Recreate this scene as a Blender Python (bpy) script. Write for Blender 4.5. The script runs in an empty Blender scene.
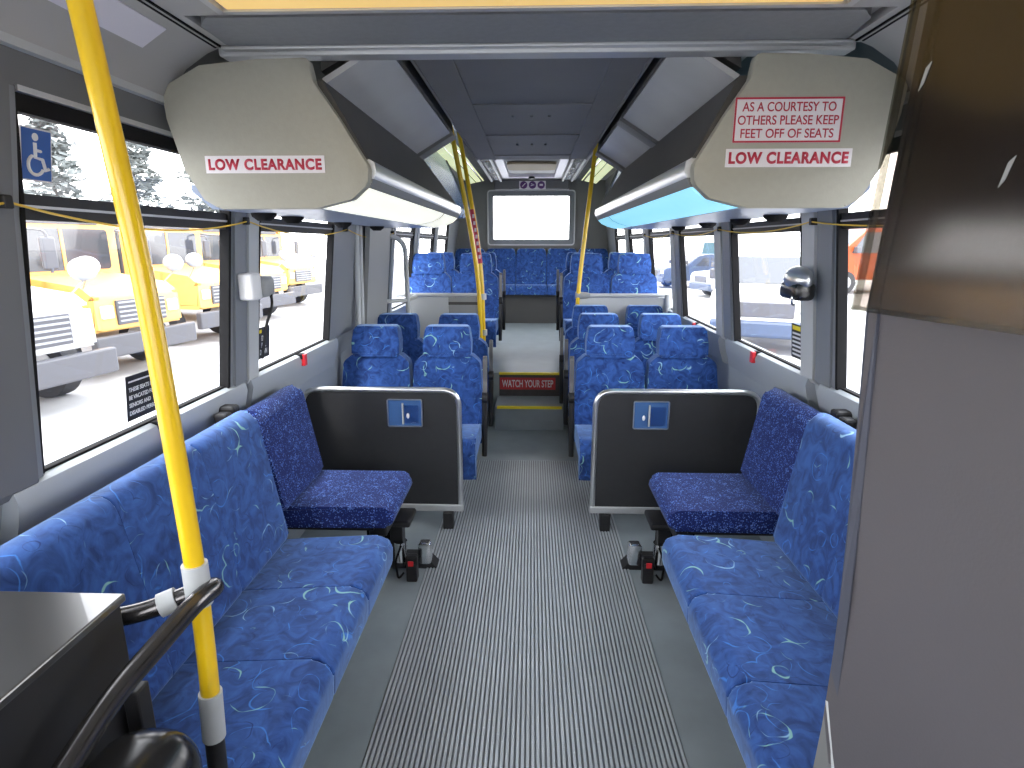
import bpy, bmesh, math, random
from mathutils import Vector, Matrix
random.seed(7)
PI=math.pi
S=bpy.context.scene
COL=S.collection
# ------------------------------------------------------------------ materials
M={}
def mat(name,col=(.5,.5,.5),rough=.5,metal=0,spec=.5,noise=None,sheen=0,bump=None,emis=None,coat=0):
    m=bpy.data.materials.new(name); m.use_nodes=True
    nt=m.node_tree; b=nt.nodes['Principled BSDF']
    b.inputs['Base Color'].default_value=(*col,1); b.inputs['Roughness'].default_value=rough
    b.inputs['Metallic'].default_value=metal; b.inputs['Specular IOR Level'].default_value=spec
    b.inputs['Sheen Weight'].default_value=sheen; b.inputs['Coat Weight'].default_value=coat
    tc=nt.nodes.new('ShaderNodeTexCoord')
    if noise:
        sc,amt=noise
        n=nt.nodes.new('ShaderNodeTexNoise'); n.inputs['Scale'].default_value=sc; n.inputs['Detail'].default_value=5
        nt.links.new(tc.outputs['Object'],n.inputs['Vector'])
        mx=nt.nodes.new('ShaderNodeMix'); mx.data_type='RGBA'
        mx.inputs[6].default_value=(*[max(0,c*(1-amt)) for c in col],1); mx.inputs[7].default_value=(*[min(1,c*(1+amt)) for c in col],1)
        nt.links.new(n.outputs['Fac'],mx.inputs[0]); nt.links.new(mx.outputs[2],b.inputs['Base Color'])
    if bump:
        sc,st=bump
        n=nt.nodes.new('ShaderNodeTexNoise'); n.inputs['Scale'].default_value=sc; n.inputs['Detail'].default_value=3
        nt.links.new(tc.outputs['Object'],n.inputs['Vector'])
        bp=nt.nodes.new('ShaderNodeBump'); bp.inputs['Strength'].default_value=st; bp.inputs['Distance'].default_value=.002
        nt.links.new(n.outputs['Fac'],bp.inputs['Height']); nt.links.new(bp.outputs['Normal'],b.inputs['Normal'])
    if emis:
        b.inputs['Emission Color'].default_value=(*emis[0],1); b.inputs['Emission Strength'].default_value=emis[1]
    M[name]=m; return m
def glassmat(name,tint=(1,1,1),gloss=1.45,rough=0.0):
    m=bpy.data.materials.new(name); m.use_nodes=True; nt=m.node_tree
    nt.nodes.remove(nt.nodes['Principled BSDF']); out=nt.nodes['Material Output']
    t=nt.nodes.new('ShaderNodeBsdfTransparent'); t.inputs['Color'].default_value=(*tint,1)
    g=nt.nodes.new('ShaderNodeBsdfGlossy'); g.inputs['Roughness'].default_value=rough
    f=nt.nodes.new('ShaderNodeLayerWeight'); f.inputs['Blend'].default_value=.5; f0=((gloss-1)/(gloss+1))**2
    pw=nt.nodes.new('ShaderNodeMath'); pw.operation='POWER'; nt.links.new(f.outputs['Facing'],pw.inputs[0]); pw.inputs[1].default_value=5
    ma=nt.nodes.new('ShaderNodeMath'); ma.operation='MULTIPLY_ADD'; nt.links.new(pw.outputs[0],ma.inputs[0]); ma.inputs[1].default_value=(1-f0)*.6; ma.inputs[2].default_value=f0
    mx=nt.nodes.new('ShaderNodeMixShader')
    nt.links.new(ma.outputs[0],mx.inputs[0]); nt.links.new(t.outputs[0],mx.inputs[1]); nt.links.new(g.outputs[0],mx.inputs[2])
    nt.links.new(mx.outputs[0],out.inputs['Surface']); M[name]=m; return m
def N(nt,t,**k):
    n=nt.nodes.new(t)
    for a,v in k.items(): setattr(n,a,v)
    return n
def math_(nt,op,a,b=None,c=None):
    n=nt.nodes.new('ShaderNodeMath'); n.operation=op
    for i,v in enumerate((a,b,c)):
        if v is None: continue
        if isinstance(v,(int,float)): n.inputs[i].default_value=v
        else: nt.links.new(v,n.inputs[i])
    return n.outputs[0]
def mixc(nt,f,a,b):
    mx=nt.nodes.new('ShaderNodeMix'); mx.data_type='RGBA'
    if isinstance(f,(int,float)): mx.inputs[0].default_value=f
    else: nt.links.new(f,mx.inputs[0])
    for i,v in ((6,a),(7,b)):
        if isinstance(v,tuple): mx.inputs[i].default_value=(*v,1)
        else: nt.links.new(v,mx.inputs[i])
    return mx.outputs[2]
def fabric():
    m=bpy.data.materials.new('swirl_fabric'); m.use_nodes=True; nt=m.node_tree; b=nt.nodes['Principled BSDF']
    tc=N(nt,'ShaderNodeTexCoord'); oi=N(nt,'ShaderNodeObjectInfo')
    vm=N(nt,'ShaderNodeVectorMath',operation='ADD'); nt.links.new(tc.outputs['Object'],vm.inputs[0])
    sc=math_(nt,'MULTIPLY',oi.outputs['Random'],7.0); cb=N(nt,'ShaderNodeCombineXYZ')
    for i in range(3): nt.links.new(sc,cb.inputs[i])
    nt.links.new(cb.outputs[0],vm.inputs[1]); V=vm.outputs[0]
    # warp
    nw=N(nt,'ShaderNodeTexNoise'); nw.inputs['Scale'].default_value=9; nt.links.new(V,nw.inputs['Vector'])
    ws=N(nt,'ShaderNodeVectorMath',operation='SCALE'); nt.links.new(nw.outputs['Color'],ws.inputs[0]); ws.inputs['Scale'].default_value=.05
    wv=N(nt,'ShaderNodeVectorMath',operation='ADD'); nt.links.new(V,wv.inputs[0]); nt.links.new(ws.outputs[0],wv.inputs[1]); W=wv.outputs[0]
    n1=N(nt,'ShaderNodeTexNoise'); n1.inputs['Scale'].default_value=16; n1.inputs['Detail'].default_value=4; n1.inputs['Distortion'].default_value=1.5
    nt.links.new(V,n1.inputs['Vector'])
    r=N(nt,'ShaderNodeValToRGB'); nt.links.new(n1.outputs['Fac'],r.inputs['Fac'])
    e=r.color_ramp.elements; e[0].position=.32; e[0].color=(.012,.034,.145,1); e[1].position=.68; e[1].color=(.036,.105,.36,1)
    col=r.outputs['Color']
    def ring(scale,rad,w,seed,cut,lo):
        of=N(nt,'ShaderNodeVectorMath',operation='ADD'); nt.links.new(W,of.inputs[0]); of.inputs[1].default_value=(seed,seed*1.7,seed*.6)
        v=N(nt,'ShaderNodeTexVoronoi'); v.inputs['Scale'].default_value=scale; v.inputs['Randomness'].default_value=.9
        nt.links.new(of.outputs[0],v.inputs['Vector'])
        d=math_(nt,'ABSOLUTE',math_(nt,'SUBTRACT',v.outputs['Distance'],rad))
        nn=N(nt,'ShaderNodeTexNoise'); nn.inputs['Scale'].default_value=cut; nt.links.new(of.outputs[0],nn.inputs['Vector'])
        mk=math_(nt,'SUBTRACT',nn.outputs['Fac'],lo); mk=math_(nt,'MULTIPLY',mk,6.0); mk=N(nt,'ShaderNodeClamp') and mk
        cl=N(nt,'ShaderNodeClamp'); nt.links.new(mk,cl.inputs[0])
        wd=math_(nt,'MULTIPLY',cl.outputs[0],w)
        q=math_(nt,'SUBTRACT',wd,d); q=math_(nt,'MULTIPLY',q,60.0)
        c2=N(nt,'ShaderNodeClamp'); nt.links.new(q,c2.inputs[0]); return c2.outputs[0]
    col=mixc(nt,math_(nt,'MULTIPLY',ring(9,.42,.022,3.1,14,.46),.75),col,(.05,.22,.70))
    col=mixc(nt,math_(nt,'MULTIPLY',ring(12,.38,.020,8.3,16,.48),.8),col,(.006,.012,.09))
    col=mixc(nt,math_(nt,'MULTIPLY',ring(8.0,.36,.033,0.0,11,.505),.85),col,(.28,.56,.48))
    col=mixc(nt,math_(nt,'MULTIPLY',ring(7,.33,.027,5.7,10,.53),.8),col,(.34,.60,.78))
    nt.links.new(col,b.inputs['Base Color'])
    b.inputs['Roughness'].default_value=.85; b.inputs['Specular IOR Level'].default_value=.2
    b.inputs['Sheen Weight'].default_value=.65; b.inputs['Sheen Roughness'].default_value=.45; b.inputs['Sheen Tint'].default_value=(.45,.65,1,1)
    bp=N(nt,'ShaderNodeBump'); bp.inputs['Strength'].default_value=.25; bp.inputs['Distance'].default_value=.004
    nt.links.new(n1.outputs['Fac'],bp.inputs['Height']); nt.links.new(bp.outputs['Normal'],b.inputs['Normal'])
    M['swirl']=m
def speck():
    m=bpy.data.materials.new('speckled_fabric'); m.use_nodes=True; nt=m.node_tree; b=nt.nodes['Principled BSDF']
    tc=N(nt,'ShaderNodeTexCoord')
    v=N(nt,'ShaderNodeTexVoronoi'); v.inputs['Scale'].default_value=150; nt.links.new(tc.outputs['Object'],v.inputs['Vector'])
    n=N(nt,'ShaderNodeTexNoise'); n.inputs['Scale'].default_value=30; nt.links.new(tc.outputs['Object'],n.inputs['Vector'])
    a=math_(nt,'LESS_THAN',v.outputs['Distance'],math_(nt,'SUBTRACT',math_(nt,'MULTIPLY',n.outputs['Fac'],.8),.02))
    sp=N(nt,'ShaderNodeSeparateColor'); nt.links.new(v.outputs['Color'],sp.inputs[0])
    c=mixc(nt,sp.outputs[0],(.02,.06,.30),(.14,.25,.62))
    c=mixc(nt,math_(nt,'MULTIPLY',a,math_(nt,'GREATER_THAN',sp.outputs[1],.25)),(.008,.016,.11),c)
    nt.links.new(c,b.inputs['Base Color']); b.inputs['Roughness'].default_value=.85; b.inputs['Specular IOR Level'].default_value=.2
    b.inputs['Sheen Weight'].default_value=.2; b.inputs['Sheen Tint'].default_value=(.5,.65,1,1)
    M['speck']=m
fabric(); speck()
def ribmat():
    m=bpy.data.materials.new('ribbed_rubber'); m.use_nodes=True; nt=m.node_tree; b=nt.nodes['Principled BSDF']
    tc=N(nt,'ShaderNodeTexCoord'); g=N(nt,'ShaderNodeSeparateXYZ'); nt.links.new(tc.outputs['Object'],g.inputs[0])
    n=N(nt,'ShaderNodeTexNoise'); n.inputs['Scale'].default_value=5; n.inputs['Detail'].default_value=6; nt.links.new(tc.outputs['Object'],n.inputs['Vector'])
    n2=N(nt,'ShaderNodeTexNoise'); n2.inputs['Scale'].default_value=70; n2.inputs['Detail'].default_value=3; nt.links.new(tc.outputs['Object'],n2.inputs['Vector'])
    top=math_(nt,'GREATER_THAN',g.outputs[2],.0045)
    worn=mixc(nt,n.outputs['Fac'],(.32,.345,.37),(.47,.50,.53))
    worn=mixc(nt,math_(nt,'MULTIPLY',math_(nt,'GREATER_THAN',n2.outputs['Fac'],.68),.5),worn,(.55,.58,.6))
    c=mixc(nt,top,(.11,.12,.13),worn)
    nt.links.new(c,b.inputs['Base Color']); b.inputs['Roughness'].default_value=.35; b.inputs['Specular IOR Level'].default_value=.6
    M['rib']=m
ribmat()
mat('floor_vinyl',(.25,.285,.305),.38,noise=(6,.22),bump=(40,.2))
mat('floor_upper',(.27,.31,.33),.4,noise=(6,.2))
mat('wall_lower',(.34,.37,.40),.45,noise=(3,.05))
mat('wall_frame',(.20,.215,.235),.42,noise=(3,.05))
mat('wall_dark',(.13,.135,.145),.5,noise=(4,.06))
mat('rear_wall',(.20,.20,.195),.6,noise=(4,.05))
mat('ceil',(.40,.395,.39),.5,noise=(2,.05))
mat('ceil_panel',(.20,.198,.20),.55,noise=(5,.12),bump=(300,.3))
mat('ceil_vent',(.20,.205,.215),.6,bump=(250,.4),noise=(50,.15))
mat('cove_panel',(.72,.70,.78),.35)
mat('beige',(.36,.355,.30),.6,noise=(60,.06),bump=(160,.25))
mat('rack_door',(.50,.50,.50),.25,noise=(4,.12),spec=.6)
mat('rack_dark',(.06,.058,.055),.55,noise=(8,.1))
mat('rack_frame',(.16,.165,.165),.5)
mat('rack_under',(.17,.22,.33),.3)
mat('rear_door',(.06,.17,.36),.25,noise=(5,.3))
mat('alu',(.62,.63,.64),.28,.9)
mat('alu_dull',(.55,.56,.57),.42,.6)
mat('steel',(.75,.76,.78),.16,1)
mat('rubber',(.012,.012,.013),.85,spec=.12)
mat('black_gloss',(.014,.014,.015),.22,noise=(30,.2))
mat('black_plastic',(.02,.02,.022),.45,spec=.3)
mat('black_tex',(.018,.019,.022),.55,bump=(420,.6),noise=(30,.2))
mat('grey_plastic',(.30,.31,.31),.5)
mat('light_grey',(.48,.50,.51),.45)
mat('yellow',(.80,.52,.012),.28,coat=.3)
mat('yellow_step',(.85,.68,.02),.5)
mat('cord',(.75,.50,.06),.5)
mat('arm',(.10,.10,.105),.3,noise=(8,.3))
mat('white',(.8,.8,.8),.4)
mat('sign_white',(.74,.71,.74),.5)
mat('sign_red',(.45,.02,.05),.5)
mat('sign_redbg',(.50,.025,.03),.5)
mat('sign_blue',(.015,.10,.40),.4)
mat('purple',(.10,.03,.16),.5)
mat('red',(.65,.02,.03),.4)
mat('orange',(.75,.20,.03),.5)
mat('tan',(.30,.24,.15),.6)
mat('barrier',(.092,.086,.095),.55,noise=(3,.08),bump=(200,.15))
mat('barrier_edge',(.07,.075,.10),.5)
mat('pipe',(.10,.095,.095),.22,.85,noise=(30,.4))
mat('holder_blue',(.06,.14,.33),.2)
mat('cab_top',(.03,.03,.03),.28,spec=1,coat=.6)
glassmat('clear_edge',(.62,.63,.60),1.5,.1)
mat('step_dark',(.055,.05,.048),.6,noise=(20,.3))
mat('amber_light',(.8,.55,.2),.5,emis=((1,.66,.22),.42))
mat('lamp_white',(.8,.8,.75),.5,emis=((1,1,.84),.62))
mat('lamp_cyan',(.4,.7,.8),.5,emis=((.27,.72,.92),.68))
mat('lamp_yellow',(.7,.75,.45),.5,emis=((.80,.88,.52),.55))
glassmat('glass'); glassmat('smoky',(.60,.56,.52),1.5,.14); glassmat('clear_plastic',(.78,.84,.93),1.6,.05)
mat('asphalt',(.36,.36,.37),.8,noise=(.8,.12))
mat('bus_yellow',(.64,.37,.11),.4,noise=(1,.03))
mat('ext_white',(.62,.62,.62),.35)
mat('ext_dark',(.075,.075,.085),.4)
mat('ext_glass',(.05,.055,.065),.08,spec=.8)
mat('ext_blue',(.05,.07,.12),.35)
mat('ext_teal',(.02,.06,.075),.2)
mat('van_orange',(.28,.055,.012),.35)
mat('silver',(.32,.33,.35),.3,.4)
mat('leaf',(.17,.19,.19),.8,noise=(2,.3))
mat('bark',(.06,.045,.035),.9)
mat('tyre',(.025,.025,.027),.8)
# ------------------------------------------------------------------ geometry helpers
def link(name,bm,m,parent=None,smooth=False,mats=None):
    me=bpy.data.meshes.new(name); bmesh.ops.recalc_face_normals(bm,faces=bm.faces); bm.to_mesh(me); bm.free()
    for x in (mats or [m]): me.materials.append(M[x] if isinstance(x,str) else x)
    o=bpy.data.objects.new(name,me); COL.objects.link(o)
    if smooth:
        for p in me.polygons: p.use_smooth=True
        try: me.set_sharp_from_angle(angle=math.radians(38))
        except Exception: pass
    if parent: o.parent=parent
    return o
def thing(name,label,cat,loc=(0,0,0),rz=0,group=None):
    o=bpy.data.objects.new(name,None); o.empty_display_size=.1; COL.objects.link(o); o.location=loc; o.rotation_euler=(0,0,rz)
    o['label']=label; o['category']=cat
    if group: o['group']=group
    return o
def tag(o,label,cat,group=None,kind=None):
    o['label']=label; o['category']=cat
    if group: o['group']=group
    if kind: o['kind']=kind
    return o
def struct(o): o['kind']='structure'; return o
def sempty(name,loc=(0,0,0)):
    o=bpy.data.objects.new(name,None); COL.objects.link(o); o.location=loc; o['kind']='structure'; return o
def dup(root,loc=None,label=None,group=None):
    r=root.copy(); COL.objects.link(r)
    if loc is not None: r.location=loc
    if label: r['label']=label
    if group: r['group']=group
    for ch in list(root.children):
        c=ch.copy(); COL.objects.link(c); c.parent=r
        for g in list(ch.children):
            d=g.copy(); COL.objects.link(d); d.parent=c
    return r
def BX(bm,x0,x1,y0,y1,z0,z1,bev=0,seg=2,mi=0,mtx=None):
    mt=Matrix.Translation(((x0+x1)/2,(y0+y1)/2,(z0+z1)/2))@Matrix.Diagonal((abs(x1-x0),abs(y1-y0),abs(z1-z0),1))
    if mtx: mt=mtx@mt
    r=bmesh.ops.create_cube(bm,size=1,matrix=mt); fs=set(f for v in r['verts'] for f in v.link_faces)
    if bev:
        es=list(set(e for v in r['verts'] for e in v.link_edges))
        q=bmesh.ops.bevel(bm,geom=es,offset=bev,segments=seg,affect='EDGES',profile=.5)
        fs=set(f for f in fs if f.is_valid)|set(q['faces'])
    for f in fs:
        if f.is_valid: f.material_index=mi
    return bm
def box(*a,**k): return BX(bmesh.new(),*a,**k)
def prism(bm,pts,mp,t0,t1,bev=0,seg=3,mi=0):
    """pts: 2D outline, mp(u,v,t)->xyz, extruded t0..t1 (t1 may be a list per point)"""
    n=len(pts)
    T1=t1 if isinstance(t1,(list,tuple)) else [t1]*n
    T0=t0 if isinstance(t0,(list,tuple)) else [t0]*n
    a=[bm.verts.new(mp(u,v,T0[i])) for i,(u,v) in enumerate(pts)]; b=[bm.verts.new(mp(u,v,T1[i])) for i,(u,v) in enumerate(pts)]
    fs=[bm.faces.new(a),bm.faces.new(b[::-1])]
    for i in range(n): fs.append(bm.faces.new((a[i],b[i],b[(i+1)%n],a[(i+1)%n])))
    if bev:
        es=[e for f in fs[:2] for e in f.edges]
        q=bmesh.ops.bevel(bm,geom=es,offset=bev,segments=seg,affect='EDGES',profile=.5); fs=[f for f in fs if f.is_valid]+list(q['faces'])
    for f in fs:
        if f.is_valid: f.material_index=mi
    return bm
def rpoly(pts,r,seg=5):
    """rounded polygon; r scalar or list"""
    out=[]; n=len(pts)
    for i,p in enumerate(pts):
        ri=r[i] if isinstance(r,(list,tuple)) else r
        p=Vector(p); a=Vector(pts[i-1])-p; b=Vector(pts[(i+1)%n])-p
        if ri<=0: out.append(tuple(p)); continue
        ang=a.angle(b); d=min(ri/math.tan(ang/2),a.length*.49,b.length*.49)
        A=p+a.normalized()*d; B=p+b.normalized()*d
        for k in range(seg+1):
            t=k/seg; q=(1-t)**2*A+2*t*(1-t)*p+t*t*B; out.append(tuple(q))
    return out
def tube(bm,pts,r,seg=10,mi=0,caps=True):
    pts=[Vector(p) for p in pts]; rings=[]; up=None
    for i,p in enumerate(pts):
        d=(pts[min(i+1,len(pts)-1)]-pts[max(i-1,0)]).normalized()
        if up is None:
            up=Vector((0,0,1)) if abs(d.z)<.9 else Vector((1,0,0))
        s=d.cross(up).normalized(); up=s.cross(d).normalized()
        rr=r[i] if isinstance(r,(list,tuple)) else r
        rings.append([bm.verts.new(p+(s*math.cos(2*PI*k/seg)+up*math.sin(2*PI*k/seg))*rr) for k in range(seg)])
    for a,b in zip(rings,rings[1:]):
        for k in range(seg):
            f=bm.faces.new((a[k],a[(k+1)%seg],b[(k+1)%seg],b[k])); f.material_index=mi
    if caps:
        bm.faces.new(rings[0][::-1]).material_index=mi; bm.faces.new(rings[-1]).material_index=mi
    return bm
def bend(pts,r,seg=6):
    pts=[Vector(p) for p in pts]; out=[pts[0]]
    for i in range(1,len(pts)-1):
        p=pts[i]; a=pts[i-1]-p; b=pts[i+1]-p; d=min(r,a.length*.48,b.length*.48)
        A=p+a.normalized()*d; B=p+b.normalized()*d
        for k in range(seg+1):
            t=k/seg; out.append((1-t)**2*A+2*t*(1-t)*p+t*t*B)
    out.append(pts[-1]); return out
def cyl(bm,c,axis,r,h,seg=20,mi=0,r2=None):
    a=Vector(axis).normalized(); c=Vector(c); return tube(bm,[c-a*h/2,c+a*h/2],[r,r if r2 is None else r2],seg,mi)
def text(body,parent,m,loc,rot,width=None,height=None,name='lettering',extr=.0006,spacing=1.0,line=1.0,bold=.0,align='CENTER'):
    cu=bpy.data.curves.new('t','FONT'); cu.body=body; cu.size=1; cu.extrude=0; cu.offset=bold; cu.align_x=align; cu.align_y='CENTER'; cu.space_line=line; cu.space_character=spacing
    o=bpy.data.objects.new('t',cu); COL.objects.link(o)
    bpy.context.view_layer.update()
    dg=bpy.context.evaluated_depsgraph_get(); me=bpy.data.meshes.new_from_object(o.evaluated_get(dg))
    bpy.data.objects.remove(o); bpy.data.curves.remove(cu)
    xs=[v.co.x for v in me.vertices]; ys=[v.co.y for v in me.vertices]
    w=max(xs)-min(xs); h=max(ys)-min(ys); cx=(max(xs)+min(xs))/2; cy=(max(ys)+min(ys))/2
    sx=width/w if width else height/h; sy=height/h if height else sx
    for v in me.vertices: v.co=Vector(((v.co.x-cx)*sx,(v.co.y-cy)*sy,0))
    bm=bmesh.new(); bm.from_mesh(me); r=bmesh.ops.extrude_face_region(bm,geom=bm.faces[:])
    for v in [g for g in r['geom'] if isinstance(g,bmesh.types.BMVert)]: v.co.z+=extr
    bm.to_mesh(me); bm.free(); me.name=name; me.materials.clear(); me.materials.append(M[m])
    ob=bpy.data.objects.new(name,me); COL.objects.link(ob); ob.location=loc; ob.rotation_euler=rot
    if parent: ob.parent=parent
    return ob
ident=lambda u,v,t:(u,t,v)   # outline in xz, extrude along y
# ------------------------------------------------------------------ camera
f=585.; HC=1.54
cam=bpy.data.cameras.new('camera'); co=bpy.data.objects.new('camera',cam); COL.objects.link(co); S.camera=co
cam.sensor_fit='HORIZONTAL'; cam.sensor_width=36; cam.lens=f*36/1024; cam.clip_start=.02; cam.clip_end=400
p_=math.atan(140/f); yw=math.atan(20*math.cos(p_)/f)
co.location=(0,0,HC); co.rotation_euler=(PI/2-p_,0,yw)
# ------------------------------------------------------------------ setting: floor
Y0=-.9; Z1=.203; Z2=.415; YS1=4.755; YS2=5.13; YE=9.0
BS=-.75  # underside of bus floor
fl=struct(link('floor',BX(box(-1.24,1.24,Y0,YS2,-.08,0),-.30,.28,YS1,YS2+.02,0,Z1),'floor_vinyl'))
fu=struct(link('floor',box(-1.24,1.24,YS2,YE,-.08,Z2),'floor_upper'))
bm=bmesh.new(); n=62; x0,x1=-.505,.485; pit=(x1-x0)/n
pts=[(x0,.001)]
for i in range(n):
    a=x0+i*pit
    pts+=[(a+pit*.12,.001),(a+pit*.30,.006),(a+pit*.80,.006),(a+pit*.98,.001)]
pts+=[(x1,.0005),(x0,.0005)]
prism(bm,pts,ident,Y0+.3,4.02)
struct(link('floor_ribbed_runner',bm,'rib')); 
for (z,y) in ((Z1,YS1),(Z2,YS2)):
    t=struct(link('trim_%d'%(1 if z==Z1 else 2),BX(box(-.285,.262,y-.012,y+.022,z-.016,z+.004,.003),0,0,0,0,0,0) if 0 else box(-.285,.262,y-.012,y+.022,z-.016,z+.004,.003),'yellow_step'))
struct(link('trim_3',box(-.285,.262,YS2-.006,YS2+.0,Z1,Z2-.016),'step_dark'))
t=thing('step_warning_sign','red WATCH YOUR STEP sign on the riser of the upper step','sign',(-.03,YS2-.0075,.318))
link('sign_panel',box(-.25,.25,-.0,.003,-.055,.055,.001),'sign_redbg',t)
text('WATCH YOUR STEP',t,'sign_white',(0,-.0005,0),(PI/2,0,0),.46,.068,bold=.02)
# ------------------------------------------------------------------ side walls
def wx(z):   # inner face half width by height
    P=[(-.1,1.24),(.85,1.235),(.97,1.20),(.99,1.185),(1.60,1.122),(1.86,1.080),(2.0,1.066),(2.6,1.05)]
    for (a,b),(c,d) in zip(P,P[1:]):
        if z<=c: return b+(d-b)*(z-a)/(c-a)
    return P[-1][1]
ZS,ZT0,ZT1,ZG,ZH=.99,1.592,1.648,1.815,1.860    # sill, transom bottom/top, glass top, header
winL=[(.02,.95),(1.295,2.20),(2.45,3.36),(4.90,5.66),(5.95,6.82),(7.10,7.95)]
winR=[(1.34,2.25),(2.555,3.42),(3.75,4.60),(4.93,5.78),(6.10,6.95),(7.25,8.1)]
def wall(side,wins):
    s=side; nm='left' if s<0 else 'right'
    def slab(bm,y0,y1,z0,z1,th=.05,mi=0,off=0):
        steps=[z0]+[z for z in (.85,.97,.99,1.60,1.86,2.0) if z0<z<z1]+[z1]
        pts=[(s*(wx(z)+off),z) for z in steps]+[(s*(wx(z)+th+off),z) for z in reversed(steps)]
        prism(bm,pts,ident,y0,y1,mi=mi)
    bm=bmesh.new()
    slab(bm,Y0,YE,-.08,ZS,.07,0)                    # below sills
    prev=Y0
    for a,b in wins+[(YE,YE)]:
        slab(bm,prev,a,ZS,ZH,.03,1); prev=b
    slab(bm,Y0,YE,ZH,2.6,.07,2)
    w=struct(link('wall_'+nm,bm,'',mats=['wall_lower','wall_frame','wall_dark']))
    # joint strips on pillars: thin raised covers
    prev=Y0
    bm=bmesh.new()
    for i,(a,b) in enumerate(wins):
        if a-prev>.1:
            c0=prev+.03; c1=a-.03
            if c1-c0>.4: c0,c1=a-.14,a-.03
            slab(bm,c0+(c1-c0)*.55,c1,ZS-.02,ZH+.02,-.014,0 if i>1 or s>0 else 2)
            slab(bm,c0,c0+(c1-c0)*.48,ZS-.02,ZH+.02,-.010,1)
        prev=b
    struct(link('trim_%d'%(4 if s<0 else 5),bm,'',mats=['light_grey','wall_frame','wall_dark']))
    # rounded sill rail
    bm=bmesh.new()
    for i,(a,b) in enumerate(wins):
        o=[(s*(1.245),.80),(s*(1.205),.82),(s*1.178,.90),(s*1.165,.955),(s*1.172,.985),(s*1.19,ZS+.003),(s*1.22,ZS+.003)]
        prism(bm,o,ident,a-.10,b+.10)
    struct(link('trim_%d'%(6 if s<0 else 7),bm,'wall_lower',smooth=True))
    bm=bmesh.new()
    prism(bm,[(s*1.085,1.930),(s*1.058,1.934),(s*1.058,1.958),(s*1.085,1.965)],ident,Y0,YE)
    struct(link('trim_%d'%(8 if s<0 else 9),bm,'light_grey'))
    for i,(a,b) in enumerate(wins):
        e=sempty('window_%d'%(i+1 if s<0 else i+12),(0,0,0))
        g=lambda z,d:(s*(wx(z)+d))
        # glass panes
        for z0,z1 in ((ZS,ZT0),(ZT1,ZG)):
            bm=bmesh.new()
            prism(bm,[(g(z0,.020),z0),(g(z1,.020),z1),(g(z1,.025),z1),(g(z0,.025),z0)],ident,a,b)
            link('window_glass',bm,'glass',e)
        # frame: rubber surround + transom + header
        bm=bmesh.new()
        def q(y0,y1,z0,z1,d0,d1,mi): prism(bm,[(g(z0,d0),z0),(g(z1,d0),z1),(g(z1,d1),z1),(g(z0,d1),z0)],ident,y0,y1,mi=mi)
        q(a,a+.012,ZS,ZG,.006,.034,1); q(b-.016,b,ZS,ZG,-.002,.034,1)
        q(a,b,ZS,ZS+.010,.012,.034,1)
        q(a,b,ZT0,ZT1,.0,.034,0); q(a,b,ZT0+.026,ZT0+.032,-.004,.0,2)
        q(a,b,ZG,ZH,.008,.034,1); q(a,b,ZH-.008,ZH+.004,-.006,.012,2)
        link('window_frame',bm,'',e,mats=['black_plastic','rubber','alu_dull'])
wall(-1,winL); wall(1,winR)
# door panel between windows on left (lift door)
bm=bmesh.new(); 
prism(bm,[(-wx(.2)+.0,.05),(-wx(.2)+.02,.05),(-wx(1.88)+.035,1.9),(-wx(1.88)+.0,1.9)],ident,3.96,4.52)
e=sempty('door_1'); link('door_panel',bm,'grey_plastic',e)
bm=bmesh.new(); tube(bm,[(-1.145,3.82,.95),(-1.12,3.82,1.7)],.018); tube(bm,[(-1.145,3.90,.95),(-1.12,3.90,1.7)],.018,mi=0); link('door_frame',bm,'light_grey',e,smooth=True)
bm=bmesh.new(); BX(bm,-1.17,-1.13,4.545,4.575,1.10,1.22,.004); BX(bm,-1.16,-1.12,4.545,4.575,1.33,1.48,.004); link('door_light_slit',bm,'white',e)  # slits of light at the door edge, put in as white bars
# rear wall with window opening
bm=bmesh.new(); YR=8.97
b2=bmesh.new()
for a in ((-1.24,-1.0,-.08,2.6),(1.0,1.24,-.08,2.6),(-1.0,1.0,-.08,.95),(-1.0,1.0,1.95,2.6)): BX(b2,a[0],a[1],Y0-.08,Y0,a[2],a[3])
struct(link('wall_front',b2,'wall_dark'))
e=sempty('window_30'); link('window_glass',box(-1.0,1.0,Y0-.05,Y0-.045,.95,1.95),'glass',e)
WX0,WX1,WZ0,WZ1=-.575,.545,1.605,2.235
for a in ((-1.2,WX0,0,2.6),(WX1,1.2,0,2.6),(WX0,WX1,0,WZ0),(WX0,WX1,WZ1,2.6)): BX(bm,a[0],a[1],YR,YR+.06,a[2],a[3])
struct(link('wall_rear',bm,'rear_wall'))
e=sempty('window_20')
bm=bmesh.new()
def frame(bm,x0,x1,z0,z1,w,y0,y1,rad,mi=0):
    o=rpoly([(x0,z0),(x1,z0),(x1,z1),(x0,z1)],rad); i=rpoly([(x0+w,z0+w),(x1-w,z0+w),(x1-w,z1-w),(x0+w,z1-w)],max(rad-w,.03 if rad>.02 else .001))
    n=len(o); L=[[bm.verts.new((p[0],y,p[1])) for p in q] for y in (y0,y1) for q in (o,i)]
    for k in range(n):
        j=(k+1)%n
        for A,B in ((L[0],L[1]),(L[1],L[3]),(L[3],L[2]),(L[2],L[0])):
            bm.faces.new((A[k],A[j],B[j],B[k])).material_index=mi
frame(bm,WX0-.075,WX1+.075,WZ0-.075,WZ1+.06,.075,YR-.03,YR+.0,.05)
link('window_frame',bm,'wall_frame',e)
bm=bmesh.new(); frame(bm,WX0-.085,WX1+.085,WZ0-.085,WZ1+.07,.016,YR-.042,YR-.03,.055); link('window_trim',bm,'alu_dull',e)
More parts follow.
